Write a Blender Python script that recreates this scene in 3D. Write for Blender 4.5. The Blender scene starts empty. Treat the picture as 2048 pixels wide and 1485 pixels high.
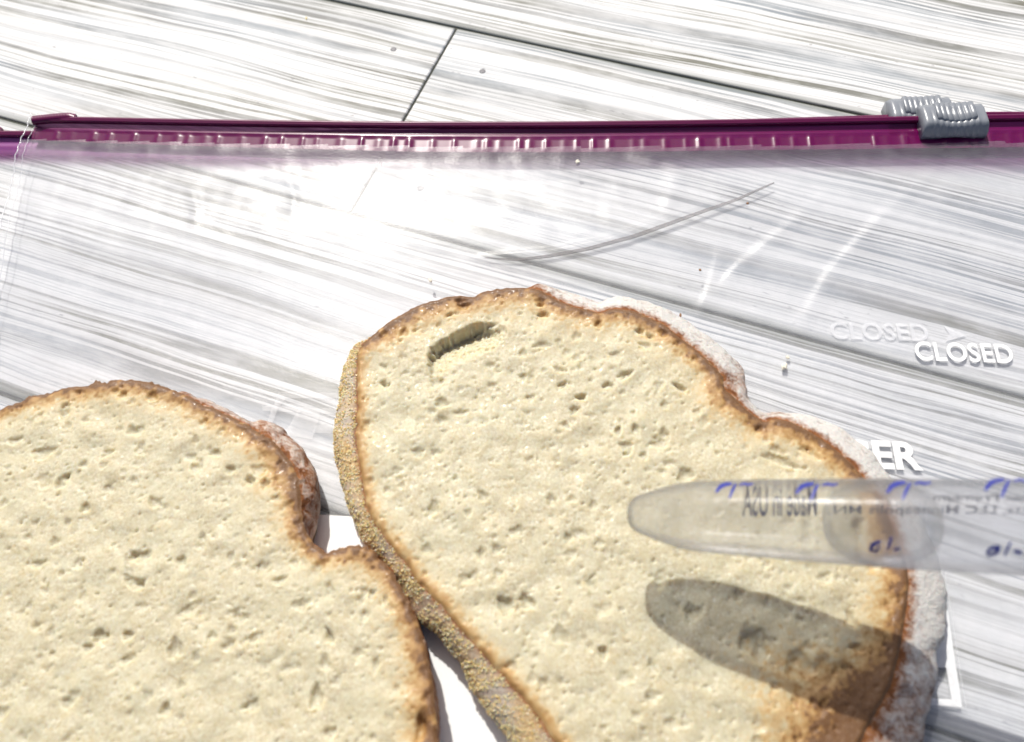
import bpy, bmesh, math, random
import numpy as np
from mathutils import Vector, Matrix

# ------------------------------------------------------------------ camera, sky, sun, exposure
MM = 0.001
F = 1593.0            # focal length in photograph pixels (photograph 2048 x 1485)
DIST = 170.0          # mm from the lens to the table along the view axis
_d1 = np.array([-7460., 2270., -F]); _d2 = np.array([1287., 3112., -F])   # plank and seam directions seen by the camera
_n = np.cross(_d2, _d1); _n /= np.linalg.norm(_n)
if _n[2] < 0: _n = -_n
_X = np.array([1., 0, 0]); _X -= _n * (_X @ _n); _X /= np.linalg.norm(_X); _Y = np.cross(_n, _X)
W = np.array([_X, _Y, _n])                     # camera -> world
CAM = -(W @ np.array([0, 0, -1.])) * DIST
def ray(px, py):
    d = W @ np.array([px - 1024., 742.5 - py, -F]); return d / np.linalg.norm(d)
def P(px, py, z=0.0):                          # point of the photograph at height z (mm)
    d = ray(px, py); return CAM + d * ((z - CAM[2]) / d[2])
def P2(px, py, z=0.0): return P(px, py, z)[:2]

sc = bpy.context.scene
cam_d = bpy.data.cameras.new('camera'); cam = bpy.data.objects.new('camera', cam_d); sc.collection.objects.link(cam)
m = Matrix([[W[i][j] for j in range(3)] for i in range(3)]).to_4x4()
m.translation = Vector(CAM * MM); cam.matrix_world = m
cam_d.sensor_width = 36; cam_d.lens = F / 2048 * 36; cam_d.clip_start = 0.005; cam_d.clip_end = 20
cam_d.dof.use_dof = True; cam_d.dof.focus_distance = 0.178; cam_d.dof.aperture_fstop = 15
sc.camera = cam
_r = ray(770, 470); SUN = np.array([_r[0], _r[1], -_r[2]])      # the sun whose mirror image glares on the film
world = bpy.data.worlds.new('World'); sc.world = world; world.use_nodes = True
wn = world.node_tree; bg = wn.nodes['Background']; sky = wn.nodes.new('ShaderNodeTexSky')
sky.sky_type = 'NISHITA'; sky.sun_disc = False; sky.air_density = 0.7; sky.dust_density = 4.5; sky.ozone_density = 0.6
sky.sun_elevation = math.asin(SUN[2]); sky.sun_rotation = math.atan2(SUN[0], SUN[1])
wn.links.new(sky.outputs[0], bg.inputs[0]); bg.inputs[1].default_value = 0.10
sl = bpy.data.lights.new('sun', 'SUN'); sl.energy = 4.1; sl.angle = math.radians(0.9); sl.color = (1, 0.965, 0.9)
so = bpy.data.objects.new('sun', sl); sc.collection.objects.link(so)
so.rotation_euler = Vector(SUN).to_track_quat('Z', 'Y').to_euler(); so.location = Vector(SUN * 0.5)
sc.view_settings.view_transform = 'Standard'; sc.view_settings.look = 'None'
sc.view_settings.exposure = 0.0; sc.view_settings.gamma = 1.0
cy = sc.cycles
cy.use_denoising = True; cy.transparent_max_bounces = 24; cy.max_bounces = 10; cy.diffuse_bounces = 4
cy.glossy_bounces = 4; cy.transmission_bounces = 8; cy.caustics_refractive = False; cy.caustics_reflective = False
cy.sample_clamp_indirect = 4; cy.sample_clamp_direct = 0

from mathutils.noise import noise as nz3
rng = np.random.default_rng(7); random.seed(7)
COL = sc.collection

# ------------------------------------------------------------------ helpers
def tag(o, label=None, cat=None, group=None, kind=None):
    if label: o['label'] = label
    if cat: o['category'] = cat
    if group: o['group'] = group
    if kind: o['kind'] = kind
    return o
def empty(name, loc=(0, 0, 0)):
    o = bpy.data.objects.new(name, None); COL.objects.link(o); o.location = Vector(loc) * MM
    o.empty_display_size = 0.005
    return o
def mesh_obj(name, verts, faces, mat, parent=None, smooth=True, attrs=None):
    """verts in mm, world coordinates; kept in place under a parent without rotation"""
    v = np.asarray(verts, dtype=float) * MM
    if parent is not None: v = v - np.array(parent.location)
    me = bpy.data.meshes.new(name)
    me.from_pydata(v.tolist() if len(v) < 20000 else list(map(tuple, v)), [], faces if isinstance(faces, list) else faces.tolist())
    if attrs:
        for k, a in attrs.items():
            a = np.asarray(a, dtype=np.float32)
            if a.ndim == 2:
                at = me.color_attributes.new(k, 'FLOAT_COLOR', 'POINT')
                b = np.ones((len(v), 4), np.float32); b[:, :a.shape[1]] = a; at.data.foreach_set('color', b.ravel())
            else:
                at = me.attributes.new(k, 'FLOAT', 'POINT'); at.data.foreach_set('value', a)
    me.update()
    if smooth: me.polygons.foreach_set('use_smooth', [True] * len(me.polygons))
    me.materials.append(mat)
    o = bpy.data.objects.new(name, me); COL.objects.link(o)
    if parent is not None: o.parent = parent
    return o
class NT:
    def __init__(s, name):
        s.m = bpy.data.materials.new(name); s.m.use_nodes = True; s.t = s.m.node_tree; s.t.nodes.clear()
        s.out = s.t.nodes.new('ShaderNodeOutputMaterial')
    def n(s, typ, ins=None, **kw):
        x = s.t.nodes.new('ShaderNode' + typ)
        for k, v in kw.items(): setattr(x, k, v)
        if ins:
            for k, v in ins.items():
                if isinstance(v, bpy.types.NodeSocket): s.t.links.new(v, x.inputs[k])
                else: x.inputs[k].default_value = v
        return x
    def math(s, op, a, b=0.0, c=0.0, clamp=False):
        x = s.n('Math', {0: a, 1: b, 2: c}, operation=op); x.use_clamp = clamp; return x.outputs[0]
    def mix(s, f, a, b, typ='MIX'):
        x = s.t.nodes.new('ShaderNodeMix'); x.data_type = 'RGBA'; x.blend_type = typ
        for i, v in ((0, f), (6, a), (7, b)):
            if isinstance(v, bpy.types.NodeSocket): s.t.links.new(v, x.inputs[i])
            elif i and len(v) == 3: x.inputs[i].default_value = (*v, 1)
            else: x.inputs[i].default_value = v
        return x.outputs[2]
    def ramp(s, f, stops, interp='LINEAR'):
        x = s.n('ValToRGB', {0: f}); cr = x.color_ramp; cr.interpolation = interp
        while len(cr.elements) < len(stops): cr.elements.new(0.5)
        for e, (p, c) in zip(cr.elements, stops):
            e.position = p; e.color = (c, c, c, 1) if isinstance(c, (int, float)) else (*c, 1)
        return x.outputs[0]
    def noise(s, vec, scale, detail=2, rough=0.5, dist=0.0, dim='3D', lac=2.0):
        x = s.n('TexNoise', {'Scale': scale, 'Detail': detail, 'Roughness': rough, 'Distortion': dist, 'Lacunarity': lac}, noise_dimensions=dim)
        if vec is not None: s.t.links.new(vec, x.inputs['Vector'])
        return x.outputs[0]
    def vec(s, x=0.0, y=0.0, z=0.0): return s.n('CombineXYZ', {0: x, 1: y, 2: z}).outputs[0]
    def attr(s, name, out=0): return s.n('Attribute', attribute_name=name).outputs[out]
    def done(s, sh): s.t.links.new(sh, s.out.inputs[0]); return s.m
def coords(t):                                        # object coordinates in mm
    tc = t.n('TexCoord').outputs['Object']
    return t.n('VectorMath', {0: tc, 3: 1000.0}, operation='SCALE').outputs[0]
def simple(name, col, rough=0.5, bump=0.0, bscale=1.0, spec=0.5, sss=0.0, var=0.15):
    t = NT(name); co = coords(t)
    nz = t.noise(co, bscale, 3)
    c = t.mix(nz, tuple(x * (1 - var) for x in col), tuple(min(1, x * (1 + var)) for x in col))
    p = t.n('BsdfPrincipled', {'Base Color': c, 'Roughness': rough, 'Specular IOR Level': spec})
    if sss: p.inputs['Subsurface Weight'].default_value = sss; p.inputs['Subsurface Scale'].default_value = 0.001
    if bump:
        b = t.n('Bump', {'Strength': 1.0, 'Distance': bump * MM, 'Height': nz}); t.t.links.new(b.outputs[0], p.inputs['Normal'])
    return t.done(p.outputs[0])
def fft_noise(shape, step, lo, hi, seed=0, aniso=(1, 1), ang=0.0):
    """gaussian noise on a grid whose features are between lo and hi mm, unit variance"""
    g = np.random.default_rng(seed); a = g.standard_normal(shape)
    fy = np.fft.fftfreq(shape[0], step)[:, None]; fx = np.fft.fftfreq(shape[1], step)[None, :]
    c, s = math.cos(ang), math.sin(ang)
    u = (fx * c + fy * s) * aniso[0]; v = (-fx * s + fy * c) * aniso[1]
    r = np.sqrt(u * u + v * v)
    k = np.exp(-(r * lo) ** 2) * (1 - np.exp(-(r * hi) ** 2))
    b = np.fft.ifft2(np.fft.fft2(a) * k).real
    return b / (b.std() + 1e-12)
def sstep(a, b, x):
    t = np.clip((x - a) / (b - a), 0, 1); return t * t * (3 - 2 * t)

# ------------------------------------------------------------------ TABLE of printed white planks
def wood_material():
    t = NT('whitewashed_wood'); co = coords(t)
    rnd = t.n('ObjectInfo').outputs['Random']
    sep = t.n('SeparateXYZ', {0: co}); u, v = sep.outputs[0], sep.outputs[1]
    off = t.math('MULTIPLY', rnd, 913.0)
    # slow waviness of the grain
    w1 = t.noise(t.vec(t.math('MULTIPLY', u, 1 / 95), t.math('MULTIPLY', v, 1 / 34), off), 1.0, 1)
    w2 = t.noise(t.vec(t.math('MULTIPLY', u, 1 / 22), t.math('MULTIPLY', v, 1 / 9), t.math('ADD', off, 7.0)), 1.0, 1)
    vw = t.math('ADD', t.math('ADD', v, t.math('MULTIPLY', t.math('SUBTRACT', w1, 0.5), 6.5)), t.math('MULTIPLY', t.math('SUBTRACT', w2, 0.5), 0.8))
    def streak(ul, vl, k, det=2, rough=0.55):
        return t.noise(t.vec(t.math('MULTIPLY', u, 1 / ul), t.math('MULTIPLY', vw, 1 / vl), t.math('ADD', off, k)), 1.0, det, rough)
    clus = t.ramp(streak(150, 12, 31, 1), [(0.36, 0.0), (0.60, 1.0)])
    fine = t.ramp(streak(150, 0.85, 3, 2), [(0.525, 0.0), (0.585, 1.0)])
    mid = t.ramp(streak(220, 2.1, 11, 2, 0.6), [(0.525, 0.0), (0.60, 1.0)])
    broad = t.ramp(streak(170, 6.0, 17, 2), [(0.47, 0.0), (0.66, 1.0)])
    hair = t.ramp(streak(80, 0.38, 23, 1), [(0.52, 0.0), (0.66, 1.0)])
    tint = t.ramp(streak(90, 8, 41, 1), [(0.38, (0.20, 0.20, 0.165)), (0.50, (0.27, 0.275, 0.27)), (0.62, (0.29, 0.32, 0.345))])
    tint2 = t.ramp(streak(120, 11, 47, 1), [(0.40, (0.47, 0.46, 0.45)), (0.60, (0.47, 0.50, 0.52))])
    blotch = t.ramp(t.noise(t.vec(t.math('MULTIPLY', u, 1 / 16), t.math('MULTIPLY', v, 1 / 5), off), 1.0, 4, 0.65), [(0.35, 0.45), (0.62, 1.0)])
    base = t.mix(t.noise(co, 0.09, 3), (0.79, 0.80, 0.795), (0.72, 0.725, 0.725))
    c = t.mix(t.math('MULTIPLY', t.math('MULTIPLY', broad, 0.46), blotch), base, tint2)
    c = t.mix(t.math('MULTIPLY', t.math('MULTIPLY', mid, t.math('ADD', t.math('MULTIPLY', clus, 0.80), 0.36)), blotch), c, tint)
    c = t.mix(t.math('MULTIPLY', t.math('MULTIPLY', fine, t.math('ADD', t.math('MULTIPLY', clus, 0.80), 0.30)), blotch), c, tint)
    c = t.mix(t.math('MULTIPLY', hair, 0.34), c, tint)
    # greyed plank edges (print) from the width of the plank
    e = t.math('ABSOLUTE', v)
    ed = t.ramp(t.math('ADD', t.math('DIVIDE', e, 35.0), t.math('MULTIPLY', t.math('SUBTRACT', w2, 0.5), 0.05)), [(0.91, 0.0), (0.985, 0.85)])
    c = t.mix(ed, c, (0.22, 0.235, 0.21))
    # small specks and chips
    sp = t.ramp(t.noise(t.vec(t.math('MULTIPLY', u, 0.42), t.math('MULTIPLY', v, 1.1), off), 1.0, 2), [(0.715, 0.0), (0.76, 0.6)])
    c = t.mix(sp, c, (0.25, 0.25, 0.26))
    bp = t.n('Bump', {'Strength': 0.5, 'Distance': 0.05 * MM, 'Height': t.math('SUBTRACT', 1.0, fine)})
    p = t.n('BsdfPrincipled', {'Base Color': c, 'Roughness': 0.55, 'Specular IOR Level': 0.15, 'Normal': bp.outputs[0]})
    return t.done(p.outputs[0])
WOOD = wood_material()
GROOVE = simple('groove_paint', (0.055, 0.06, 0.045), 0.8)
NAIL = simple('nail_steel', (0.11, 0.11, 0.125), 0.5, 0.05, 2.0)
ud = W @ np.array([7460., -2270., F]); ud /= np.linalg.norm(ud)      # along the planks, to the right
UA = math.atan2(ud[1], ud[0]); U = np.array([math.cos(UA), math.sin(UA)]); V = np.array([-U[1], U[0]])
j1 = P2(1300, 138); j2 = P2(1300, 591); seam = P2(860, 148)
PW = abs((j1 - j2) @ V)                                               # plank width
v1 = j1 @ V; u_seam = seam @ U
T = empty('table_top', (0, 0, -1)); tag(T, kind='structure')
base_me = [(-420, -420, -4), (420, -420, -4), (420, 420, -4), (-420, 420, -4), (-420, -420, -.55), (420, -420, -.55), (420, 420, -.55), (-420, 420, -.55)]
mesh_obj('substrate', base_me, [[0, 3, 2, 1], [4, 5, 6, 7], [0, 1, 5, 4], [1, 2, 6, 5], [2, 3, 7, 6], [3, 0, 4, 7]], GROOVE, T, smooth=False)
def plank(u0, u1, vc, nails):
    hw = PW / 2 - 0.42; b = 0.3
    L = (u1 - u0) / 2 - 0.32; cu = (u0 + u1) / 2
    prof = [(hw, -0.5), (hw, -b), (hw - b, 0)]
    ring = lambda e, z: [(-L - 0.0 + (0 if z < -b else 0) + e, -hw + e, z), (L - e, -hw + e, z), (L - e, hw - e, z), (-L + e, hw - e, z)]
    vs = ring(0, -0.5) + ring(0, -b) + ring(b * .6, -b * .3) + ring(b * 1.5, 0)
    fs = []
    for k in range(3):
        for i in range(4):
            j = (i + 1) % 4; fs.append([k * 4 + i, k * 4 + j, k * 4 + 4 + j, k * 4 + 4 + i])
    fs.append([12, 13, 14, 15]); fs.append([3, 2, 1, 0])
    me = bpy.data.meshes.new('plank'); me.from_pydata([tuple(c * MM for c in q) for q in vs], [], fs); me.materials.append(WOOD)
    o = bpy.data.objects.new('plank', me); COL.objects.link(o); o.parent = T
    c = U * cu + V * vc
    o.location = (c[0] * MM, c[1] * MM, 1 * MM); o.rotation_euler = (0, 0, UA)
    for (nx, ny) in nails:
        q = P2(nx, ny) - c; lu, lv = q @ U, q @ V
        n = 14; r = 0.92
        vv = [(lu, lv, 0.09)] + [(lu + math.cos(a * 2 * math.pi / n) * r * .7, lv + math.sin(a * 2 * math.pi / n) * r * .7, 0.08) for a in range(n)] + \
             [(lu + math.cos(a * 2 * math.pi / n) * r, lv + math.sin(a * 2 * math.pi / n) * r, -0.02) for a in range(n)]
        ff = [[0, 1 + a, 1 + (a + 1) % n] for a in range(n)] + [[1 + a, 1 + n + a, 1 + n + (a + 1) % n, 1 + (a + 1) % n] for a in range(n)]
        me = bpy.data.meshes.new('nail_head'); me.from_pydata([tuple(c * MM for c in q) for q in vv], [], ff); me.materials.append(NAIL)
        k = bpy.data.objects.new('nail_head', me); COL.objects.link(k); k.parent = o
    return o
for row in range(-4, 4):
    vc = v1 + PW * (row + 0.5)
    if row == -1:
        plank(-420, u_seam, vc, [(787, 99), (672, 327)]); plank(u_seam, 420, vc, [(965, 143), (841, 377)])
    else:
        s = [190, -215, 165, 0, -230, 240, -190, 200][row + 4]
        plank(-420, s, vc, []); plank(s, 420, vc, [])

# ------------------------------------------------------------------ ZIP BAGS
ZT = 11.0             # height of the bread's cut face
def seg_dist(X, Y, pts):
    """distance and arc fraction to a polyline for arrays X, Y"""
    pts = np.asarray(pts, float); d = np.full(X.shape, 1e9); tt = np.zeros(X.shape); sg = np.zeros(X.shape)
    n = len(pts) - 1
    for i in range(n):
        a, b = pts[i], pts[i + 1]; ab = b - a; l2 = ab @ ab + 1e-12
        t = np.clip(((X - a[0]) * ab[0] + (Y - a[1]) * ab[1]) / l2, 0, 1)
        dx = X - a[0] - t * ab[0]; dy = Y - a[1] - t * ab[1]; q = np.hypot(dx, dy)
        k = q < d; d = np.where(k, q, d); tt = np.where(k, (i + t) / n, tt); sg = np.where(k, np.sign(ab[0] * dy - ab[1] * dx), sg)
    return d, tt, sg
RIDGES = [  # photograph points, height mm, width mm of folds of the front film, skew (steeper on one side)
    ([(1545, 368), (1350, 440), (1220, 486), (1100, 508), (960, 517)], 0.75, 0.8),
    ([(1870, 345), (1770, 435), (1665, 545), (1605, 650)], 0.75, 1.7),
    ([(1650, 395), (1565, 470), (1480, 535), (1405, 612)], 0.60, 1.5),
    ([(1440, 500), (1425, 560), (1405, 612)], 0.30, 0.9),
    ([(1270, 318), (1330, 330), (1400, 343), (1450, 335)], 0.45, 1.3),
    ([(1000, 372), (1100, 372), (1180, 368), (1260, 352)], 0.40, 1.6),
    ([(1360, 350), (1340, 400), (1330, 440)], 0.5, 2.2),
    ([(385, 380), (398, 425), (392, 460)], 0.45, 1.2),
    ([(578, 350), (592, 400), (588, 440)], 0.35, 1.2),
    ([(1880, 850), (1800, 960)], 0.25, 0.5),
    ([(1965, 830), (1890, 960)], 0.25, 0.7),
]
RIDGES = [(np.array([P2(x, y, 3) for x, y in pts]), h, w) for pts, h, w in RIDGES]
ZIPY = float(P2(1000, 290, 5)[1])
FSTEP = 0.6
FX = np.arange(-175, 175, FSTEP); FY = np.arange(-150, 92, FSTEP)
GX, GY = np.meshgrid(FX, FY)
_lo = fft_noise(GX.shape, FSTEP, 9, 30, 5) ; _wr = fft_noise(GX.shape, FSTEP, 2.2, 7, 9, (1.0, 2.2), 0.9)
_lo2 = fft_noise(GX.shape, FSTEP, 10, 40, 15); _wx = fft_noise(GX.shape, FSTEP, 5, 22, 25, (1.0, 3.0), 0.12)
flat = sstep(12, 45, GY)                      # the bread presses the film down; it lifts towards the zip
YS = float(P2(770, 470)[1]); YK = [-200, 4, YS - 24, YS - 4, YS + 3, YS + 16, ZIPY - 5, ZIPY + 2, 120]; ZKN = [0, 0, .6, 3.5, 3.75, 2.9, 2.5, 3.7, 4.0]
_kk = np.hanning(21); _kk /= _kk.sum()
ZF = 0.80 + (np.convolve(np.interp(np.concatenate([FY[0] - FSTEP * np.arange(10, 0, -1), FY, FY[-1] + FSTEP * np.arange(1, 11)]), YK, ZKN), _kk, 'valid'))[:, None] * np.ones_like(GX) + flat * (_lo * 0.05 + _wr * 0.006 + _wx * 0.030) + (1 - flat) * (0.02 * _lo + 0.006 * _wr)
for pts, h, w in RIDGES:
    d, tt, sg = seg_dist(GX, GY, pts)
    fade = np.sin(np.pi * np.clip(tt * 0.92 + 0.04, 0, 1)) ** 0.7
    prof = np.exp(-(d / w) ** 2) * h * fade
    ZF = ZF + prof
ZB = 0.50 + 1.3 * sstep(10, ZIPY, GY) + 0.06 * _lo2 * flat
ZL = 0.30 + 0.8 * sstep(20, ZIPY, GY) + 0.05 * _lo * flat
ZK = 0.12 + 0.5 * sstep(20, ZIPY, GY)
ZF = np.maximum(ZF, ZB + 0.12); ZL = np.minimum(ZL, ZB - 0.1)
def zsample(Z, x, y):
    fx = (np.asarray(x) - FX[0]) / FSTEP; fy = (np.asarray(y) - FY[0]) / FSTEP
    fx = np.clip(fx, 0, len(FX) - 1.001); fy = np.clip(fy, 0, len(FY) - 1.001)
    i = fy.astype(int); j = fx.astype(int); a = fx - j; b = fy - i
    return (Z[i, j] * (1 - a) + Z[i, j + 1] * a) * (1 - b) + (Z[i + 1, j] * (1 - a) + Z[i + 1, j + 1] * a) * b
def film_material(name, rough, spec, haze, bump, sharp=0.5):
    t = NT(name); co = coords(t)
    nz = t.noise(co, 1.7, 3, 0.6); nz2 = t.noise(co, 0.35, 2)
    b = t.n('Bump', {'Strength': 1.0, 'Distance': bump * MM, 'Height': nz})
    tr = t.n('BsdfTransparent', {'Color': (0.988, 0.989, 0.992, 1)})
    g1 = t.n('BsdfGlossy', {'Color': (1, 1, 1, 1), 'Roughness': rough, 'Normal': b.outputs[0]})
    g2 = t.n('BsdfGlossy', {'Color': (1, 1, 1, 1), 'Roughness': 0.16, 'Normal': b.outputs[0]})
    g = t.n('MixShader', {0: sharp, 1: g1.outputs[0], 2: g2.outputs[0]})
    df = t.n('BsdfDiffuse', {'Color': (0.86, 0.88, 0.93, 1)}); tl = t.n('BsdfTranslucent', {'Color': (0.86, 0.88, 0.93, 1)})
    h = t.n('MixShader', {0: 0.5, 1: df.outputs[0], 2: tl.outputs[0]})
    hz = t.math('MULTIPLY', t.ramp(nz2, [(0.3, 0.7), (0.7, 1.2)]), haze)
    a = t.n('MixShader', {0: hz, 1: tr.outputs[0], 2: h.outputs[0]})
    lw = t.n('LayerWeight', {'Blend': 0.5}).outputs['Facing']
    f = t.math('ADD', spec, t.math('MULTIPLY', t.math('POWER', lw, 4.0), 0.3), clamp=True)
    o = t.n('MixShader', {0: f, 1: a.outputs[0], 2: g.outputs[0]})
    return t.done(o.outputs[0])
FILM_TOP = film_material('film_front', 0.36, 0.023, 0.15, 0.05, 0.07)
FILM_LOW = film_material('film_low', 0.36, 0.004, 0.045, 0.03, 0.0)
PRINT = simple('white_print', (0.84, 0.85, 0.85), 0.45, 0.0, 1.0, 0.4, var=0.02)
def thin_print(name, alpha):
    t = NT(name); co = coords(t)
    d = t.n('BsdfDiffuse', {'Color': (0.88, 0.89, 0.9, 1)}); tr = t.n('BsdfTransparent')
    f = t.math('MULTIPLY', t.ramp(t.noise(co, 0.8, 2), [(0.3, 0.85), (0.7, 1.0)]), alpha)
    return t.done(t.n('MixShader', {0: f, 1: tr.outputs[0], 2: d.outputs[0]}).outputs[0])
PRINT_THIN = thin_print('thin_white_print', 0.24); PRINT_MID = thin_print('half_white_print', 0.6); PRINT_PANEL = thin_print('panel_white_print', 0.92)
def purple(name, col, rough, trans):
    t = NT(name); co = coords(t)
    nz = t.noise(co, 0.6, 2)
    p = t.n('BsdfPrincipled', {'Base Color': t.mix(nz, col, tuple(c * 1.25 for c in col)), 'Roughness': rough, 'Specular IOR Level': 0.45,
                               'Subsurface Weight': 0.15, 'Subsurface Scale': 0.0006})
    if not trans: return t.done(p.outputs[0])
    a = t.attr('fade', 2)
    tr = t.n('BsdfTransparent', {'Color': t.mix(a, (1, 1, 1), (0.62, 0.30, 0.55))})
    if trans == 'thin': a = t.math('MULTIPLY', a, 0.86)
    return t.done(t.n('MixShader', {0: a, 1: tr.outputs[0], 2: p.outputs[0]}).outputs[0])
RAIL = purple('purple_rail', (0.105, 0.0025, 0.050), 0.32, False)
BAND = purple('purple_band', (0.125, 0.002, 0.068), 0.25, 'thin')
BAND_SOFT = purple('purple_band_soft', (0.20, 0.03, 0.19), 0.5, True)
def tube_along(name, line, prof, mat, parent, attrs=None, closed=False):
    """sweep a profile [(across, up)] along a polyline of 3D points; across is horizontal, perpendicular to the line"""
    line = np.asarray(line, float); n = len(line); k = len(prof[0]) if callable(prof) is False and isinstance(prof[0], list) else None
    vs = []; m_ = 0
    for i in range(n):
        a = line[max(0, i - 1)]; b = line[min(n - 1, i + 1)]; d = (b - a)[:2]; d /= np.linalg.norm(d)
        nrm = np.array([d[1], -d[0]])                # towards the viewer for a line drawn left to right
        pr = prof(i / (n - 1)) if callable(prof) else prof
        m_ = len(pr)
        for (q, z) in pr: vs.append((line[i][0] + nrm[0] * q, line[i][1] + nrm[1] * q, line[i][2] + z))
    fs = []
    mm = m_ if closed else m_ - 1
    for i in range(n - 1):
        for j in range(mm):
            j2 = (j + 1) % m_
            fs.append([i * m_ + j, i * m_ + j2, (i + 1) * m_ + j2, (i + 1) * m_ + j])
    if closed: fs.append([j for j in range(m_)]); fs.append([(n - 1) * m_ + j for j in reversed(range(m_))])
    return mesh_obj(name, vs, fs, mat, parent, attrs=attrs)
def smooth_line(pts, n, z):
    pts = np.array(pts, float); s = np.linspace(0, 1, n)
    x = pts[:, 0]; X = x[0] + (x[-1] - x[0]) * s
    # cosine-smoothed interpolation of y
    Yv = np.interp(X, x, pts[:, 1]); k = np.ones(15) / 15
    Yp = np.pad(Yv, 7, mode='reflect', reflect_type='odd'); Yv = np.convolve(Yp, k, 'valid')
    return np.array([P(a, b, z) for a, b in zip(X, Yv)])

def film_sheet(name, Z, mat, parent, inside):
    keep = inside(GX, GY); idx = -np.ones(GX.shape, int)
    c = keep[:-1, :-1] & keep[1:, :-1] & keep[:-1, 1:] & keep[1:, 1:]
    used = np.zeros(GX.shape, bool); used[:-1, :-1] |= c; used[1:, :-1] |= c; used[:-1, 1:] |= c; used[1:, 1:] |= c
    idx[used] = np.arange(used.sum())
    i, j = np.nonzero(c)
    F_ = np.stack([idx[i, j], idx[i, j + 1], idx[i + 1, j + 1], idx[i + 1, j]], 1)
    vs = np.stack([GX[used], GY[used], Z[used]], 1)
    return mesh_obj(name, vs, F_, mat, parent)

# zip lines in the photograph
ZIP1 = [(68, 240), (150, 240), (450, 246), (805, 250), (1100, 250), (1300, 248), (1500, 245), (1800, 240), (2048, 235), (2500, 228)]
ZIP2 = [(-420, 268), (0, 268), (450, 272), (900, 262), (1400, 248), (1800, 236), (1975, 230), (2048, 231), (2330, 232)]
line1 = smooth_line(ZIP1, 420, 5.2); line2 = smooth_line(ZIP2, 300, 2.9)
def line_y(line, X): return np.interp(X, line[:, 0], line[:, 1])
left1 = np.array([P2(x, y, 3) for x, y in [(68, 236), (62, 262), (45, 300), (33, 340), (22, 395), (6, 470), (-30, 640), (-70, 900), (-120, 1300), (-160, 1700)]])[::-1]
def in_bag1(X, Y):
    xl = np.interp(Y, left1[:, 1], left1[:, 0]); return (X > xl) & (Y < line_y(line1, X) - 0.5) & (Y > -140)
def in_bag2(X, Y): return (Y < line_y(line2, X) - 0.5) & (Y > -146) & (X < 168)

bag2 = empty('zip_bag', (0, 0, 0)); bag1 = empty('zip_bag', (0, 0, 0))
tag(bag2, 'lower clear zip bag, its purple zip corner sticking out left of the upper bag', 'plastic bag', 'clear zip bags under the bread')
tag(bag1, 'upper clear zip bag with purple zip and grey slider, bread slices lying on it', 'plastic bag', 'clear zip bags under the bread')
film_sheet('back_film', ZK, FILM_LOW, bag2, in_bag2); film_sheet('front_film', ZL, FILM_LOW, bag2, in_bag2)
film_sheet('back_film', ZB, FILM_LOW, bag1, in_bag1); film_sheet('front_film', ZF, FILM_TOP, bag1, lambda X, Y: in_bag1(X, Y) & (Y < line_y(line1, X) - 6.0))

# zipper: dark rail and the ribbed purple band hanging from it
def rail_profile(w=0.75, h=0.62):
    return [(-w, -h), (-w, h * .6), (-w * .6, h), (w * .1, h * 1.05), (w * .35, h * .62), (w * .75, h * .8), (w, h * .3), (w, -h)]
def band(line, depth_of, mat, parent, seed, fine=True, soft=False):
    g = np.random.default_rng(seed); n = len(line); m = 16
    x = np.arange(n) / n
    # irregular upright ripples
    sp = np.zeros(n); pos = 0
    while pos < n:
        w = g.uniform(1.2, 2.6) * n / 420; a = g.uniform(0.2, 1.0); c = pos
        sp += a * np.exp(-((np.arange(n) - c) / (w * 0.55)) ** 2); pos += g.uniform(3.0, 8.5) * n / 420
    lowf = np.convolve(g.standard_normal(n + 60), np.hanning(61) / 30, 'valid')[:n]
    vs = []; at = []
    for i in range(n):
        a = line[max(0, i - 1)]; b = line[min(n - 1, i + 1)]; d = (b - a)[:2]; d /= np.linalg.norm(d); nr = np.array([d[1], -d[0]])
        D = depth_of(i / (n - 1)) + lowf[i] * 0.25
        for j in range(m):
            q = j / (m - 1)
            z = -0.5 - 0.5 * float(sstep(0, .15, q)) + 0.38 * math.exp(-((q - 0.12) / 0.06) ** 2) + 0.30 * math.exp(-((q - 0.36) / 0.05) ** 2) - 0.9 * q
            if fine: z += 0.30 * sp[i] * (float(sstep(0.40, 0.52, q)) - 0.7 * float(sstep(0.9, 1, q))) + 0.10 * lowf[i] * q
            p = line[i]; vs.append((p[0] + nr[0] * (0.1 + q * (D + .5)), p[1] + nr[1] * (0.1 + q * (D + .5)), p[2] + z))
            at.append(1.0 if not soft else float(0.985 * (1 - sstep(0.30, 1.0, np.array(q)))) + 0.0)
    fs = [[i * m + j, i * m + j + 1, (i + 1) * m + j + 1, (i + 1) * m + j] for i in range(n - 1) for j in range(m - 1)]
    return mesh_obj('zipper_band', vs, fs, mat, parent, attrs={'fade': at})
tube_along('zipper_rail', line1, rail_profile(), RAIL, bag1, closed=True)
b1 = band(smooth_line([(x, y) for x, y in ZIP1], 900, 5.2), lambda s: float(np.interp(s, [0, .06, .35, .6, .8, 1], [4.6, 5.3, 6.6, 6.6, 7.0, 7.0])), BAND, bag1, 4)
tube_along('zipper_rail', line2, rail_profile(0.8, 0.6), RAIL, bag2, closed=True)
band(line2, lambda s: float(np.interp(s, [0, .16, .45, .7, .88, 1], [8.0, 8.0, 10.4, 13, 17.5, 18])), BAND_SOFT, bag2, 8, fine=False, soft=True)
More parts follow.
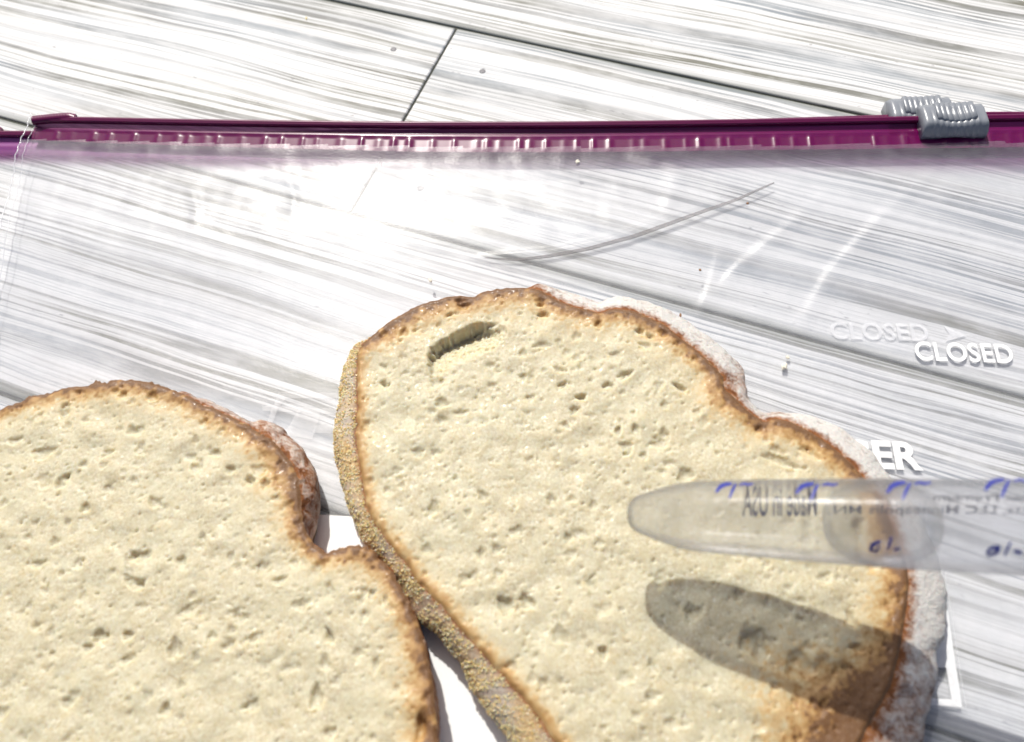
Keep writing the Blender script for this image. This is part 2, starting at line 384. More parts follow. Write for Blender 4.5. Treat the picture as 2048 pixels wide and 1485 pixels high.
# crimped end stop of the upper bag
def end_stop(px0, px1, py, z, parent):
    n = 44; line = [P(px0 + (px1 - px0) * i / (n - 1), py - 3.5 * math.sin(math.pi * i / (n - 1) * .6) - (4 * i / (n - 1)), z) for i in range(n)]
    def pr(s):
        r = 0.10 * math.sin(s * 95); e = 1 - 0.5 * max(0, s - 0.85) / 0.15
        return [(-1.0 * e - r, -.6), (-1.0 * e - r, .5 * e), (-.5, (.86 + r * .4) * e), (.5, (.80 + r * .4) * e), (1.1, .3), (1.2, -.6)]
    return tube_along('end_stop', line, pr, RAIL, parent, closed=True)
end_stop(66, 152, 241, 5.3, bag1)
end_stop(-30, 4, 268, 3.0, bag2)

# side seal of the upper bag: two welded lines
SEAL = simple('welded_seam', (0.8, 0.82, 0.85), 0.12, 0.05, 1.5, 0.8)
t_ = NT('welded_seam_clear'); _p = t_.n('BsdfPrincipled', {'Base Color': (0.85, 0.87, 0.9, 1), 'Roughness': 0.14, 'Specular IOR Level': 0.9})
SEAL = t_.done(t_.n('MixShader', {0: 0.42, 1: t_.n('BsdfTransparent').outputs[0], 2: _p.outputs[0]}).outputs[0])
for off, w in ((0.0, 0.16), (1.9, 0.09)):
    L = left1[::-1]; s = np.linspace(0, 1, 160); li = np.interp(s, np.linspace(0, 1, len(L)), L[:, 0]); lj = np.interp(s, np.linspace(0, 1, len(L)), L[:, 1])
    wob = 0.12 * np.sin(s * 130) + 0.08 * np.sin(s * 57 + 1)
    X_ = li + off + wob; pts = np.stack([X_, lj, zsample(ZF, X_ + .4, lj) + 0.08], 1)
    tube_along('side_seam', pts, [(-w, 0), (-w * .6, w * .8), (w * .6, w * .8), (w, 0)], SEAL, bag1, closed=True)

# sliders
GREY = simple('grey_slider_plastic', (0.235, 0.255, 0.285), 0.30, 0.03, 0.8, 0.5, 0.0, 0.08)
def slider(px0, px1, line, z, parent):
    x0 = P2(px0, 240, z)[0]; x1 = P2(px1, 240, z)[0]; Lm = x1 - x0; n = 150
    yl = lambda x: float(np.interp(x, line[:, 0], line[:, 1]))
    def ribs(s, a, k=8): return a * (0.5 - 0.5 * math.cos(2 * math.pi * k * (s - .13) / .74)) if .13 < s < .87 else a * .35 * (0.5 + 0.5 * math.cos(s * 60))
    vs = []; m = 0
    for i in range(n):
        s = i / (n - 1); x = x0 + Lm * s
        endr = 1 - 0.55 * (1 - math.sqrt(max(0, 1 - (1 - min(1, s / .07)) ** 2))) - 0.55 * (1 - math.sqrt(max(0, 1 - (1 - min(1, (1 - s) / .05)) ** 2)))
        rb = ribs(s, .22); sag = 0.75 * math.sin(math.pi * np.clip((s - .18) / .64, 0, 1)) ** 1.2
        prof = [(4.3, -2.2), (4.4, 1.0), (3.9, 2.15 * endr), (2.6, 2.55 * endr - .0), (0.8, 2.5 * endr - sag + rb * .6), (-0.6, 2.45 * endr - sag + rb * .8),
                (-1.7, 2.4 * endr - sag * .7 + rb), (-2.4, 2.1 * endr - sag * .4 + rb), (-2.9, 1.3 * endr + rb * .5), (-3.25 - rb, .3), (-3.5 - rb, -.7), (-3.4, -1.7 + sag * .6), (-2.6, -2.0 + sag * .6)]
        m = len(prof)
        for q, zz in prof: vs.append((x, yl(x) + q * 1.0 - .3, z + zz))
    fs = [[i * m + j, (i + 1) * m + j, (i + 1) * m + (j + 1) % m, i * m + (j + 1) % m] for i in range(n - 1) for j in range(m)]
    fs += [[j for j in range(m)], [(n - 1) * m + j for j in reversed(range(m))]]
    b = mesh_obj('slider', vs, fs, GREY, parent)
    # ribbed thumb grip standing proud in the saddle
    vs = []; n2 = 110; m2 = 7
    for i in range(n2):
        s = .21 + .60 * i / (n2 - 1); x = x0 + Lm * s; u = (i / (n2 - 1)); sag = 0.75 * math.sin(math.pi * np.clip((s - .18) / .64, 0, 1)) ** 1.2
        rb = 0.30 * abs(math.sin(math.pi * u * 7)) ** .8; lip = 0.5 * math.sin(math.pi * u)
        for q, zz in [(3.9, 1.6), (3.85, 2.9 - sag * .5 + rb), (2.4, 3.0 - sag + rb), (0.8, 2.95 - sag + rb), (-0.7 - lip, 2.9 - sag + rb), (-1.05 - lip, 2.5 - sag + rb * .5), (-1.1 - lip, 1.8 - sag)]:
            vs.append((x, yl(x) + q - .3, z + zz))
    fs = [[i * m2 + j, (i + 1) * m2 + j, (i + 1) * m2 + j + 1, i * m2 + j + 1] for i in range(n2 - 1) for j in range(m2 - 1)]
    fs += [[j for j in range(m2)], [(n2 - 1) * m2 + j for j in reversed(range(m2))]]
    g = mesh_obj('thumb_grip', vs, fs, GREY, None)
    g.parent = b
    return b
slider(1836, 1966, line1 - np.array([0, 1.3, 0]), 5.4, bag1)
slider(1777, 1905, line2 + np.array([0, 0.3, 0]), 3.1, bag2)

# the long doubled-over crease of the front film
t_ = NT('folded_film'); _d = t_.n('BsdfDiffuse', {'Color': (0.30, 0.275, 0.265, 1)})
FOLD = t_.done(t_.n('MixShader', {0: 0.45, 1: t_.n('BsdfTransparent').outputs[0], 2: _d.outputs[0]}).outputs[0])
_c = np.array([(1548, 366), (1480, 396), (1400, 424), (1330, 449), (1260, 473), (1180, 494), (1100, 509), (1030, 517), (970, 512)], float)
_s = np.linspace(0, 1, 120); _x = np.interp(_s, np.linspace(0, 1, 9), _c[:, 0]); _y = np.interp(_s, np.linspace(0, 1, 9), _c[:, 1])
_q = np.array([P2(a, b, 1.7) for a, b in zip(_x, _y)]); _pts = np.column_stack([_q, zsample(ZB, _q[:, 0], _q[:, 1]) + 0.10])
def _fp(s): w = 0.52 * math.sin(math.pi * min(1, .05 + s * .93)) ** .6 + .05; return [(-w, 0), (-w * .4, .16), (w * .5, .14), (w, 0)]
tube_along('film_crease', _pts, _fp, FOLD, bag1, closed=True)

# printing on the film
def text_mesh(body, extra=0.0, shear=0.0, space=1.0):
    cu = bpy.data.curves.new('txt', 'FONT'); cu.body = body; cu.offset = extra; cu.space_character = space; cu.shear = shear; cu.resolution_u = 6
    ob = bpy.data.objects.new('txt', cu); COL.objects.link(ob); dg = bpy.context.evaluated_depsgraph_get(); dg.update()
    me = bpy.data.meshes.new_from_object(ob.evaluated_get(dg)); bpy.data.objects.remove(ob); bpy.data.curves.remove(cu)
    bm = bmesh.new(); bm.from_mesh(me); bmesh.ops.triangulate(bm, faces=bm.faces); bmesh.ops.remove_doubles(bm, verts=bm.verts, dist=1e-5)
    bpy.data.meshes.remove(me)
    v = np.array([x.co[:] for x in bm.verts]); f = [[q.index for q in fa.verts] for fa in bm.faces]; bm.free()
    v[:, 0] -= v[:, 0].min(); v[:, 1] -= v[:, 1].min(); W_ = v[:, 0].max(); H_ = v[:, 1].max()
    v[:, 0] /= W_; v[:, 1] /= H_
    return v, f
def print_text(name, body, p0, p1, hpx, Z, mat, parent, lift=0.10, extra=0.012, thick=0.04, space=1.0):
    v, f = text_mesh(body, extra, 0, space)
    z0 = 2.0
    a = P2(*p0, z0); b = P2(*p1, z0); c = P2(p0[0], p0[1] - hpx, z0)
    ex = b - a; ey = c - a; ey = ey - ex * (ey @ ex) / (ex @ ex)
    xy = a + v[:, :1] * ex + v[:, 1:2] * ey
    z = zsample(Z, xy[:, 0], xy[:, 1]) + lift
    n = len(v); vs = np.vstack([np.column_stack([xy, z]), np.column_stack([xy, z + thick])])
    fs = [[i + n for i in q] for q in f]
    e = {}
    for q in f:
        for i in range(len(q)):
            k = (q[i], q[(i + 1) % len(q)]); e[k] = 1
    for (i, j) in e:
        if (j, i) not in e: fs.append([i, j, j + n, i + n])
    return mesh_obj(name, vs, fs, mat, parent, smooth=False)
print_text('closed_lettering', 'CLOSED', (1838, 716), (2036, 722), 38, ZF, PRINT, bag1, 0.06, 0.022, space=1.05)
print_text('closed_lettering', 'CLOSED', (1668, 671), (1866, 676), 35, ZL, PRINT_MID, bag2, 0.10, 0.022, space=1.05)
print_text('large_lettering', 'GER', (1690, 932), (1852, 938), 58, ZF, PRINT, bag1, 0.06, 0.035)
def patch(name, poly, Z, mat, parent, lift=0.1, thick=0.05, holes=None):
    bm = bmesh.new(); pts = []
    n = len(poly)
    for i in range(n):
        a = np.array(poly[i]); b = np.array(poly[(i + 1) % n])
        for k in range(6): pts.append(a + (b - a) * k / 6)
    vs = []
    for dz in (0, thick):
        for p in pts:
            q = P2(p[0], p[1], 2.0); vs.append((q[0], q[1], float(zsample(Z, q[0], q[1])) + lift + dz))
    m = len(pts); from mathutils.geometry import tessellate_polygon
    tri = tessellate_polygon([[Vector((v[0], v[1], 0)) for v in vs[:m]]])
    fs = [[a + m, b + m, c + m] for a, b, c in tri] + [[i, (i + 1) % m, (i + 1) % m + m, i + m] for i in range(m)]
    return mesh_obj(name, vs, fs, mat, parent, smooth=False)
# write-on panel showing between the slices and right of the loaf, with a small tick box cut out of it
patch('write_on_panel', [(560, 1022), (700, 1030), (1000, 1120), (1080, 1300), (1300, 1560), (860, 1640), (560, 1400)], ZF, PRINT, bag1, 0.09)
patch('write_on_panel', [(1862, 1105), (1888, 1137), (1930, 1414), (1800, 1404), (1800, 1392), (1908, 1398), (1898, 1334), (1800, 1330), (1760, 1150)], ZF, PRINT_PANEL, bag1, 0.09)
patch('panel_border', [(1890, 1130), (1894, 1130), (1939, 1417), (1935, 1418)], ZF, PRINT_THIN, bag1, 0.09)
patch('panel_border', [(1780, 1396), (1904, 1401), (1936, 1419), (1780, 1412)], ZF, PRINT_THIN, bag1, 0.16)
# pale printed strokes left of the tall slice
for q, mt in (([(560, 780), (700, 782), (700, 793), (568, 793)], PRINT_THIN), ([(556, 780), (569, 793), (553, 812), (540, 850), (529, 850), (541, 812)], PRINT_THIN),
              ([(522, 808), (601, 810), (600, 821), (522, 818)], PRINT_THIN), ([(596, 810), (641, 815), (622, 875), (565, 866), (580, 840)], PRINT_THIN),
              ([(640, 812), (690, 815), (690, 826), (640, 824)], PRINT_THIN), ([(628, 846), (690, 848), (690, 864), (622, 862)], PRINT_THIN)):
    patch('printed_stroke', q, ZF, mt, bag1, 0.10)

# arrow printed after the paler word
patch('printed_arrow', [(1893, 643), (1940, 664), (1898, 676), (1905, 660)], ZL, PRINT_MID, bag2, 0.1)

# ------------------------------------------------------------------ BREAD
def bread_materials():
    t = NT('bread_crumb'); co = coords(t)
    b = t.attr('brown', 2)
    n1 = t.noise(co, 1.9, 4, 0.7); n2 = t.noise(co, 0.16, 3); n3 = t.noise(co, 3.2, 2, 0.6)
    cr = t.mix(t.ramp(n1, [(0.33, 0.0), (0.66, 1.0)]), (0.47, 0.40, 0.245), (0.66, 0.63, 0.485))
    cr = t.mix(t.math('MULTIPLY', t.ramp(n2, [(0.35, 0.0), (0.65, 1.0)]), 0.5), cr, (0.60, 0.575, 0.42))
    patch_ = t.ramp(t.noise(co, 0.42, 5, 0.7), [(0.44, 0.0), (0.60, 1.0)])
    cr = t.mix(t.math('MULTIPLY', patch_, 0.38), cr, (0.50, 0.425, 0.25))
    speck = t.ramp(t.noise(co, 0.62, 2, 0.5), [(0.66, 0.0), (0.76, 1.0)])
    cr = t.mix(t.math('MULTIPLY', speck, 0.4), cr, (0.52, 0.36, 0.15))
    white = t.ramp(t.noise(co, 0.9, 1), [(0.72, 0.0), (0.80, 1.0)])
    cr = t.mix(t.math('MULTIPLY', white, 0.5), cr, (0.84, 0.82, 0.72))
    bb = t.math('ADD', b, t.math('MULTIPLY', t.math('SUBTRACT', n1, 0.5), t.math('MULTIPLY', b, 0.28)), clamp=True)
    bc = t.ramp(bb, [(0.0, (0.60, 0.53, 0.35)), (0.22, (0.58, 0.44, 0.23)), (0.50, (0.45, 0.275, 0.105)), (0.78, (0.31, 0.165, 0.055)), (1.0, (0.15, 0.070, 0.024))])
    c = t.mix(t.math('MULTIPLY', bb, 3.5, clamp=True), cr, bc)
    fl = t.ramp(n3, [(0.55, 0.0), (0.75, 1.0)])
    c = t.mix(t.math('MULTIPLY', t.math('MULTIPLY', fl, bb), 0.10), c, (0.8, 0.74, 0.62))
    h = t.math('ADD', t.math('MULTIPLY', n3, 0.55), t.math('MULTIPLY', n1, 1.0))
    bp = t.n('Bump', {'Strength': 0.6, 'Distance': 0.06 * MM, 'Height': h})
    p = t.n('BsdfPrincipled', {'Base Color': c, 'Roughness': t.ramp(t.noise(co, 2.1, 2), [(0.56, 0.62), (0.70, 0.24)]), 'Specular IOR Level': 0.5, 'Normal': bp.outputs[0],
                               'Subsurface Weight': 0.85, 'Subsurface Scale': 0.003, 'Subsurface Radius': (1.0, 0.75, 0.42)})
    t.t.links.new(t.math('SUBTRACT', 0.85, t.math('MULTIPLY', bb, 0.75)), p.inputs['Subsurface Weight'])
    crumb = t.done(p.outputs[0])
    t = NT('bread_crust'); co = coords(t)
    col = t.attr('kind_of_crust', 0); s = t.n('SeparateColor', {0: col}); flour, corn, down = s.outputs[0], s.outputs[1], s.outputs[2]
    n1 = t.noise(co, 0.45, 4, 0.65, 0.6); n2 = t.noise(co, 1.6, 3, 0.6); n3 = t.noise(co, 0.13, 2)
    br = t.ramp(n1, [(0.25, (0.10, 0.035, 0.014)), (0.5, (0.26, 0.10, 0.032)), (0.75, (0.46, 0.22, 0.08))])
    fm = t.math('ADD', t.math('MULTIPLY', flour, 1.22), t.math('MULTIPLY', t.math('SUBTRACT', n1, 0.55), 2.4))
    fm = t.math('MULTIPLY', t.math('ADD', fm, t.math('MULTIPLY', t.math('SUBTRACT', n2, 0.5), 0.9), clamp=True), 1.0, clamp=True)
    fl = t.mix(n2, (0.46, 0.445, 0.42), (0.70, 0.685, 0.645))
    c = t.mix(fm, br, fl)
    cm = t.mix(t.ramp(n2, [(0.4, 0.0), (0.62, 1.0)]), (0.50, 0.33, 0.16), (0.68, 0.53, 0.30))
    cm = t.mix(t.ramp(n3, [(0.40, 0.0), (0.60, 0.8)]), cm, (0.50, 0.45, 0.40))
    c = t.mix(corn, c, cm)
    h = t.math('ADD', t.math('MULTIPLY', n2, 0.4), n1)
    bp = t.n('Bump', {'Strength': 0.9, 'Distance': 0.45 * MM, 'Height': h})
    p = t.n('BsdfPrincipled', {'Base Color': c, 'Roughness': 0.72, 'Specular IOR Level': 0.25, 'Normal': bp.outputs[0], 'Subsurface Weight': 0.15, 'Subsurface Scale': 0.0008})
    crust = t.done(p.outputs[0])
    t = NT('cornmeal_grain')
    r = t.attr('tone', 2)
    c = t.ramp(r, [(0.0, (0.72, 0.50, 0.16)), (0.45, (0.78, 0.63, 0.32)), (0.8, (0.70, 0.60, 0.36)), (1.0, (0.80, 0.77, 0.66))])
    p = t.n('BsdfPrincipled', {'Base Color': c, 'Roughness': 0.38, 'Subsurface Weight': 0.25, 'Subsurface Scale': 0.0006})
    return crumb, crust, t.done(p.outputs[0])
CRUMB, CRUST, CORN = bread_materials()

def catmull(ctrl, k=8):
    A = np.array([[np.nan if v is None else v for v in r] for r in ctrl], float); n = len(A); out = []
    for i in range(n):
        p0, p1, p2, p3 = A[(i - 1) % n], A[i], A[(i + 1) % n], A[(i + 2) % n]
        for j in range(k):
            t = j / k
            c = 0.5 * ((2 * p1) + (-p0 + p2) * t * .8 + (2 * p0 - 5 * p1 + 4 * p2 - p3) * t * t * .8 + (-p0 + 3 * p1 - 3 * p2 + p3) * t ** 3 * .8)
            l = p1 * (1 - t) + p2 * t
            c = 0.8 * c + 0.2 * l if False else l + (0.5 * ((2 * p1) + (-p0 + p2) * t + (2 * p0 - 5 * p1 + 4 * p2 - p3) * t * t + (-p0 + 3 * p1 - 3 * p2 + p3) * t ** 3) - l) * 0.7
            c[4:] = l[4:]
            out.append(c)
    return np.array(out)
def slice_of_bread(root, ctrl, pores, bighole, seed, grain_ang, npores, corn_n, jag=0.22):
    """ctrl rows: top px x, y, silhouette px x, y (or None), brown width mm, flour, cornmeal"""
    g = np.random.default_rng(seed); base = 1.15; zs = 5.0
    rows = []
    for r in ctrl:
        r = list(r)
        if r[2] is None: r[2], r[3] = r[0], r[1]; fl = 0
        else: fl = 1
        rows.append(r[:4] + r[4:] + [fl])
    D = catmull(rows, 10)
    top = np.array([P2(a, b, ZT) for a, b in D[:, :2]]); n = len(top)
    sil = np.array([P2(a, b, zs) for a, b in D[:, 2:4]])
    # outward normals
    nx = np.roll(top, -1, 0) - np.roll(top, 1, 0); nx /= np.linalg.norm(nx, axis=1)[:, None] + 1e-9
    area = 0.5 * np.sum(top[:, 0] * np.roll(top[:, 1], -1) - np.roll(top[:, 0], -1) * top[:, 1])
    nr = np.stack([nx[:, 1], -nx[:, 0]], 1) * (1 if area > 0 else -1)
    fl = np.clip(D[:, 7], 0, 1)[:, None]
    sil = (top - nr * 0.5) * (1 - fl) + sil * fl
    j = np.convolve(np.pad(g.standard_normal(n), 1, mode='wrap'), [.25, .5, .25], 'valid') * jag
    top0 = top.copy(); top = top + nr * (j * (1 - 0.75 * D[:, 5]))[:, None]
    kk_ = np.hanning(13); kk_ /= kk_.sum(); sm = lambda a: np.convolve(np.pad(a, 6, mode='wrap'), kk_, 'valid')
    sil = np.stack([sm(sil[:, 0]), sm(sil[:, 1])], 1); nr = np.stack([sm(nr[:, 0]), sm(nr[:, 1])], 1); nr /= np.linalg.norm(nr, axis=1)[:, None]
    sil = sil + nr * (sm(g.standard_normal(n)) * jag * 1.2)[:, None]
    st = 0.3
    x0, y0 = top.min(0) - 1; x1, y1 = top.max(0) + 1
    xs = np.arange(x0, x1, st); ys = np.arange(y0, y1, st); X, Y = np.meshgrid(xs, ys)
    ins = np.zeros(X.shape, bool)
    for i in range(n):
        a, b = top[i], top[(i + 1) % n]
        if a[1] == b[1]: continue
        c = ((a[1] > Y) != (b[1] > Y)) & (X < (b[0] - a[0]) * (Y - a[1]) / (b[1] - a[1]) + a[0]); ins ^= c
    closed = np.vstack([top, top[:1]])
    dist = np.full(X.shape, 1e9); seg = np.zeros(X.shape, int); fr = np.zeros(X.shape)
    for i in range(n):
        a, b = closed[i], closed[i + 1]; ab = b - a; l2 = ab @ ab + 1e-12
        t = np.clip(((X - a[0]) * ab[0] + (Y - a[1]) * ab[1]) / l2, 0, 1)
        q = (X - a[0] - t * ab[0]) ** 2 + (Y - a[1] - t * ab[1]) ** 2; k = q < dist
        dist[k] = q[k]; seg[k] = i; fr[k] = t[k]
    dist = np.sqrt(dist)
    def at(col): return D[seg, col] * (1 - fr) + D[(seg + 1) % n, col] * fr
    w = at(4) * 1.9
    # relief of the cut face
    H = np.zeros(X.shape); sh = X.shape
    H += fft_noise(sh, st, 6, 25, seed + 1) * 0.14 + fft_noise(sh, st, 1.6, 5, seed + 2) * 0.022
    f3 = fft_noise(sh, st, 0.55, 1.5, seed + 3, (1.0, 1.5), grain_ang); H += f3 * 0.012
    pit = np.clip(fft_noise(sh, st, 0.75, 2.2, seed + 4, (1.0, 1.7), grain_ang) - 1.15, 0, 3); H -= pit * 0.04
    pit2 = np.clip(fft_noise(sh, st, 0.42, 1.1, seed + 6) - 1.2, 0, 3); H -= pit2 * 0.10
    H += np.clip(fft_noise(sh, st, 0.5, 1.6, seed + 5) - 1.3, 0, 2) * 0.06
    def dent(cx, cy, rx, ry, ang, dep, pw=2.0):
        R = max(rx, ry) * 1.5
        i0, i1 = np.searchsorted(ys, [cy - R, cy + R]); k0, k1 = np.searchsorted(xs, [cx - R, cx + R])
        if i0 >= i1 or k0 >= k1: return
        dx = X[i0:i1, k0:k1] - cx; dy = Y[i0:i1, k0:k1] - cy; c, s = math.cos(ang), math.sin(ang)
        u = (dx * c + dy * s) / rx; v = (-dx * s + dy * c) / ry
        r = np.hypot(u, v) * (1 + 0.16 * np.sin(3 * np.arctan2(v, u) + cx) + 0.09 * np.sin(5 * np.arctan2(v, u) + cy * 3))
        H[i0:i1, k0:k1] -= dep * np.sqrt(np.clip(1 - r ** pw, 0, 1))
    for (px, py, rx, ry, a, dep) in pores:
        c = P2(px, py, ZT); dent(c[0], c[1], rx, ry, math.radians(a), dep)
    for _ in range(npores):
        cx = g.uniform(x0, x1); cy = g.uniform(y0, y1); r = 0.22 + 0.75 * g.random() ** 4.5
        dent(cx, cy, r * g.uniform(1, 1.6), r, grain_ang + g.normal(0, .9), r * g.uniform(.35, .95))
    for _ in range(int(npores * 1.3)):
        r = g.uniform(0.16, 0.30); dent(g.uniform(x0, x1), g.uniform(y0, y1), r * g.uniform(1, 1.5), r, grain_ang + g.normal(0, .6), g.uniform(.15, .5))
    if bighole:
        (ax, ay), rx, ry, ang, dep = bighole
        c0 = P2(ax, ay, ZT); dx = X - c0[0]; dy = Y - c0[1]; a = math.radians(ang); c, s = math.cos(a), math.sin(a)
        u = (dx * c + dy * s) / rx; v = (-dx * s + dy * c) / ry
        r = np.hypot(u, v) * (1 + 0.05 * np.sin(5 * np.arctan2(v, u))) + 0.030 * fft_noise(sh, st, 1.0, 3.5, seed + 41)
        # sheer wall on the far side, a floor that climbs back towards the viewer
        m_ = 1 - sstep(0.84, 1.02, r); floor = dep * np.clip(0.30 + 0.85 * v + 0.1 * np.sin(u * 4) + 0.05 * fft_noise(sh, st, 0.7, 3, seed + 42), 0.0, 1.1)
        H -= m_ * floor
    edge = np.clip(dist, 0, 3)
    H = H * (0.25 + 0.75 * sstep(0.2, 2.0, dist)) - 0.55 * (1 - sstep(0, 0.9, dist)) ** 2
    H += at(4) * 0
    # keep cells touching the inside; snap outer corners to the outline
    c = (ins[:-1, :-1].astype(int) + ins[1:, :-1] + ins[:-1, 1:] + ins[1:, 1:]) >= 2
    used = np.zeros(sh, bool)
    for a, b in ((slice(0, -1), slice(0, -1)), (slice(1, None), slice(0, -1)), (slice(0, -1), slice(1, None)), (slice(1, None), slice(1, None))): used[a, b] |= c
    bnd = used & ~ins
    # boundary corners: any used vertex with a missing neighbouring cell
    cp = np.pad(c, 1); full = cp[:-1, :-1] & cp[1:, :-1] & cp[:-1, 1:] & cp[1:, 1:]
    rim = used & ~full
    sx = closed[seg, 0] + (closed[seg + 1, 0] - closed[seg, 0]) * fr; sy = closed[seg, 1] + (closed[seg + 1, 1] - closed[seg, 1]) * fr
    Xs = np.where(rim | bnd, sx, X); Ys = np.where(rim | bnd, sy, Y)
    Z = ZT + H; Z = np.where(rim, ZT - 0.55, Z)
    idx = -np.ones(sh, int); idx[used] = np.arange(used.sum())
    i, k = np.nonzero(c)
    F_ = np.stack([idx[i, k], idx[i, k + 1], idx[i + 1, k + 1], idx[i + 1, k]], 1)
    dn = dist * (1 + 0.13 * fft_noise(sh, st, 0.8, 4, seed + 12)); brown = (0.40 * (1 - sstep(0.0, 0.9, dn / np.maximum(w, .05))) + 0.62 * np.exp(-dn / np.maximum(w, .05) * 1.5)) * np.clip(w / 1.9, 0.5, 1.28) * (1 + 0.75 * sstep(6, 10, w))
    brown = brown * (1 - 0.5 * sstep(.3, .8, at(6))) * (1 + 0.35 * fft_noise(sh, st, 2, 9, seed + 11) * 0.5)
    vs = np.stack([Xs[used], Ys[used], Z[used]], 1)
    mesh_obj('cut_face', vs, F_, CRUMB, root, attrs={'brown': np.clip(brown[used], 0, 1)})
    # crust: rings hung from the rim
    def up(a, k=3): return np.concatenate([a * (1 - q / k) + np.roll(a, -1, 0) * (q / k) for q in range(k)], 1).reshape(-1, a.shape[1])
    Tp = up(top); T0 = up(np.stack([sm(top0[:, 0]), sm(top0[:, 1])], 1)); S = up(sil); N = up(nr); att = up(D[:, 4:8])
    M = len(Tp); Tz = np.full(M, ZT - 0.55); arc = (np.arange(M) / M * 4095).astype(int); ids = np.arange(M)
    K = 14; R = []; A = []
    for q in range(K + 1):
        s = q / K
        if q <= 10:
            t = q / 10; B_ = T0 + (Tp - T0) * max(0, 1 - q / 4); xy = B_ + (S - B_) * math.sin(t * math.pi / 2)
            z = Tz + (zs - Tz) * (1 - math.cos(t * math.pi / 2)) * 0.55 + (zs - Tz) * t * 0.45
        else:
            t = (q - 10) / 4; xy = S - N * (0.8 * t ** 2 + 0.2 * t); z = zs + (base - zs) * t
        bump = np.array([nz3(Vector((a_[0] / 1.1, a_[1] / 1.1, zz_ / 1.1))) * 0.16 + nz3(Vector((a_[0] / 3.6, a_[1] / 3.6, zz_ / 3.6 + 9))) * 0.55 for a_, zz_ in zip(xy, z * np.ones(len(xy)))]) * min(1, q / 3)
        xy = xy + N * bump[:, None] if q else xy
        R.append(np.column_stack([xy, z * np.ones(len(ids))])); A.append(np.column_stack([att[:, 1] * min(1, q / 2.0), att[:, 2] * min(1, q / 1.5), np.full(len(ids), s)]))
    V_ = np.vstack(R); A = np.vstack(A)
    fs = [[q * M + (a + 1) % M, q * M + a, (q + 1) * M + a, (q + 1) * M + (a + 1) % M] for a in range(M) for q in range(K)]
    mesh_obj('crust', V_, fs, CRUST, root, attrs={'kind_of_crust': A})
    # underside so that the slice is closed
    und = sil - nr * 1.0
    mesh_obj('underside', np.column_stack([und, np.full(n, base)]), [list(range(n))], CRUMB, root, smooth=False, attrs={'brown': np.full(n, 0.1)})
    if corn_n:
        P_ = V_.reshape(K + 1, M, 3); cw = att[:, 2]; cand = np.nonzero(cw > 0.15)[0]; pv = []; pf = []; tone = []
        octa = np.array([[1, 0, 0], [-1, 0, 0], [0, 1, 0], [0, -1, 0], [0, 0, 1], [0, 0, -1]], float)
        of = [[0, 2, 4], [2, 1, 4], [1, 3, 4], [3, 0, 4], [2, 0, 5], [1, 2, 5], [3, 1, 5], [0, 3, 5]]
        clump = fft_noise((1, 4096), 1, 20, 90, seed + 31)[0]
        for _ in range(corn_n):
            v = cand[g.integers(len(cand))]
            if g.random() > cw[v] * (0.75 + 0.4 * clump[arc[v]]): continue
            q = g.uniform(0.2, 11.5); q0 = int(q); p = P_[q0, v] * (1 - q + q0) + P_[q0 + 1, v] * (q - q0)
            p = p + np.append(N[v], 0.25) * g.uniform(-.02, .10) + g.normal(0, .06, 3)
            r = g.uniform(.11, .24); o_ = octa * (r * g.uniform(.6, 1.3, (6, 1)))
            ro = np.array(Matrix.Rotation(g.uniform(0, 6.28), 3, Vector(g.standard_normal(3))))
            b0 = len(pv); pv.extend((p + o_ @ ro.T).tolist()); pf.extend([[a + b0 for a in f] for f in of]); tone.extend([g.random()] * 6)
        o = mesh_obj('cornmeal', pv, pf, CORN, root, smooth=False, attrs={'tone': tone}); o['kind'] = 'stuff'

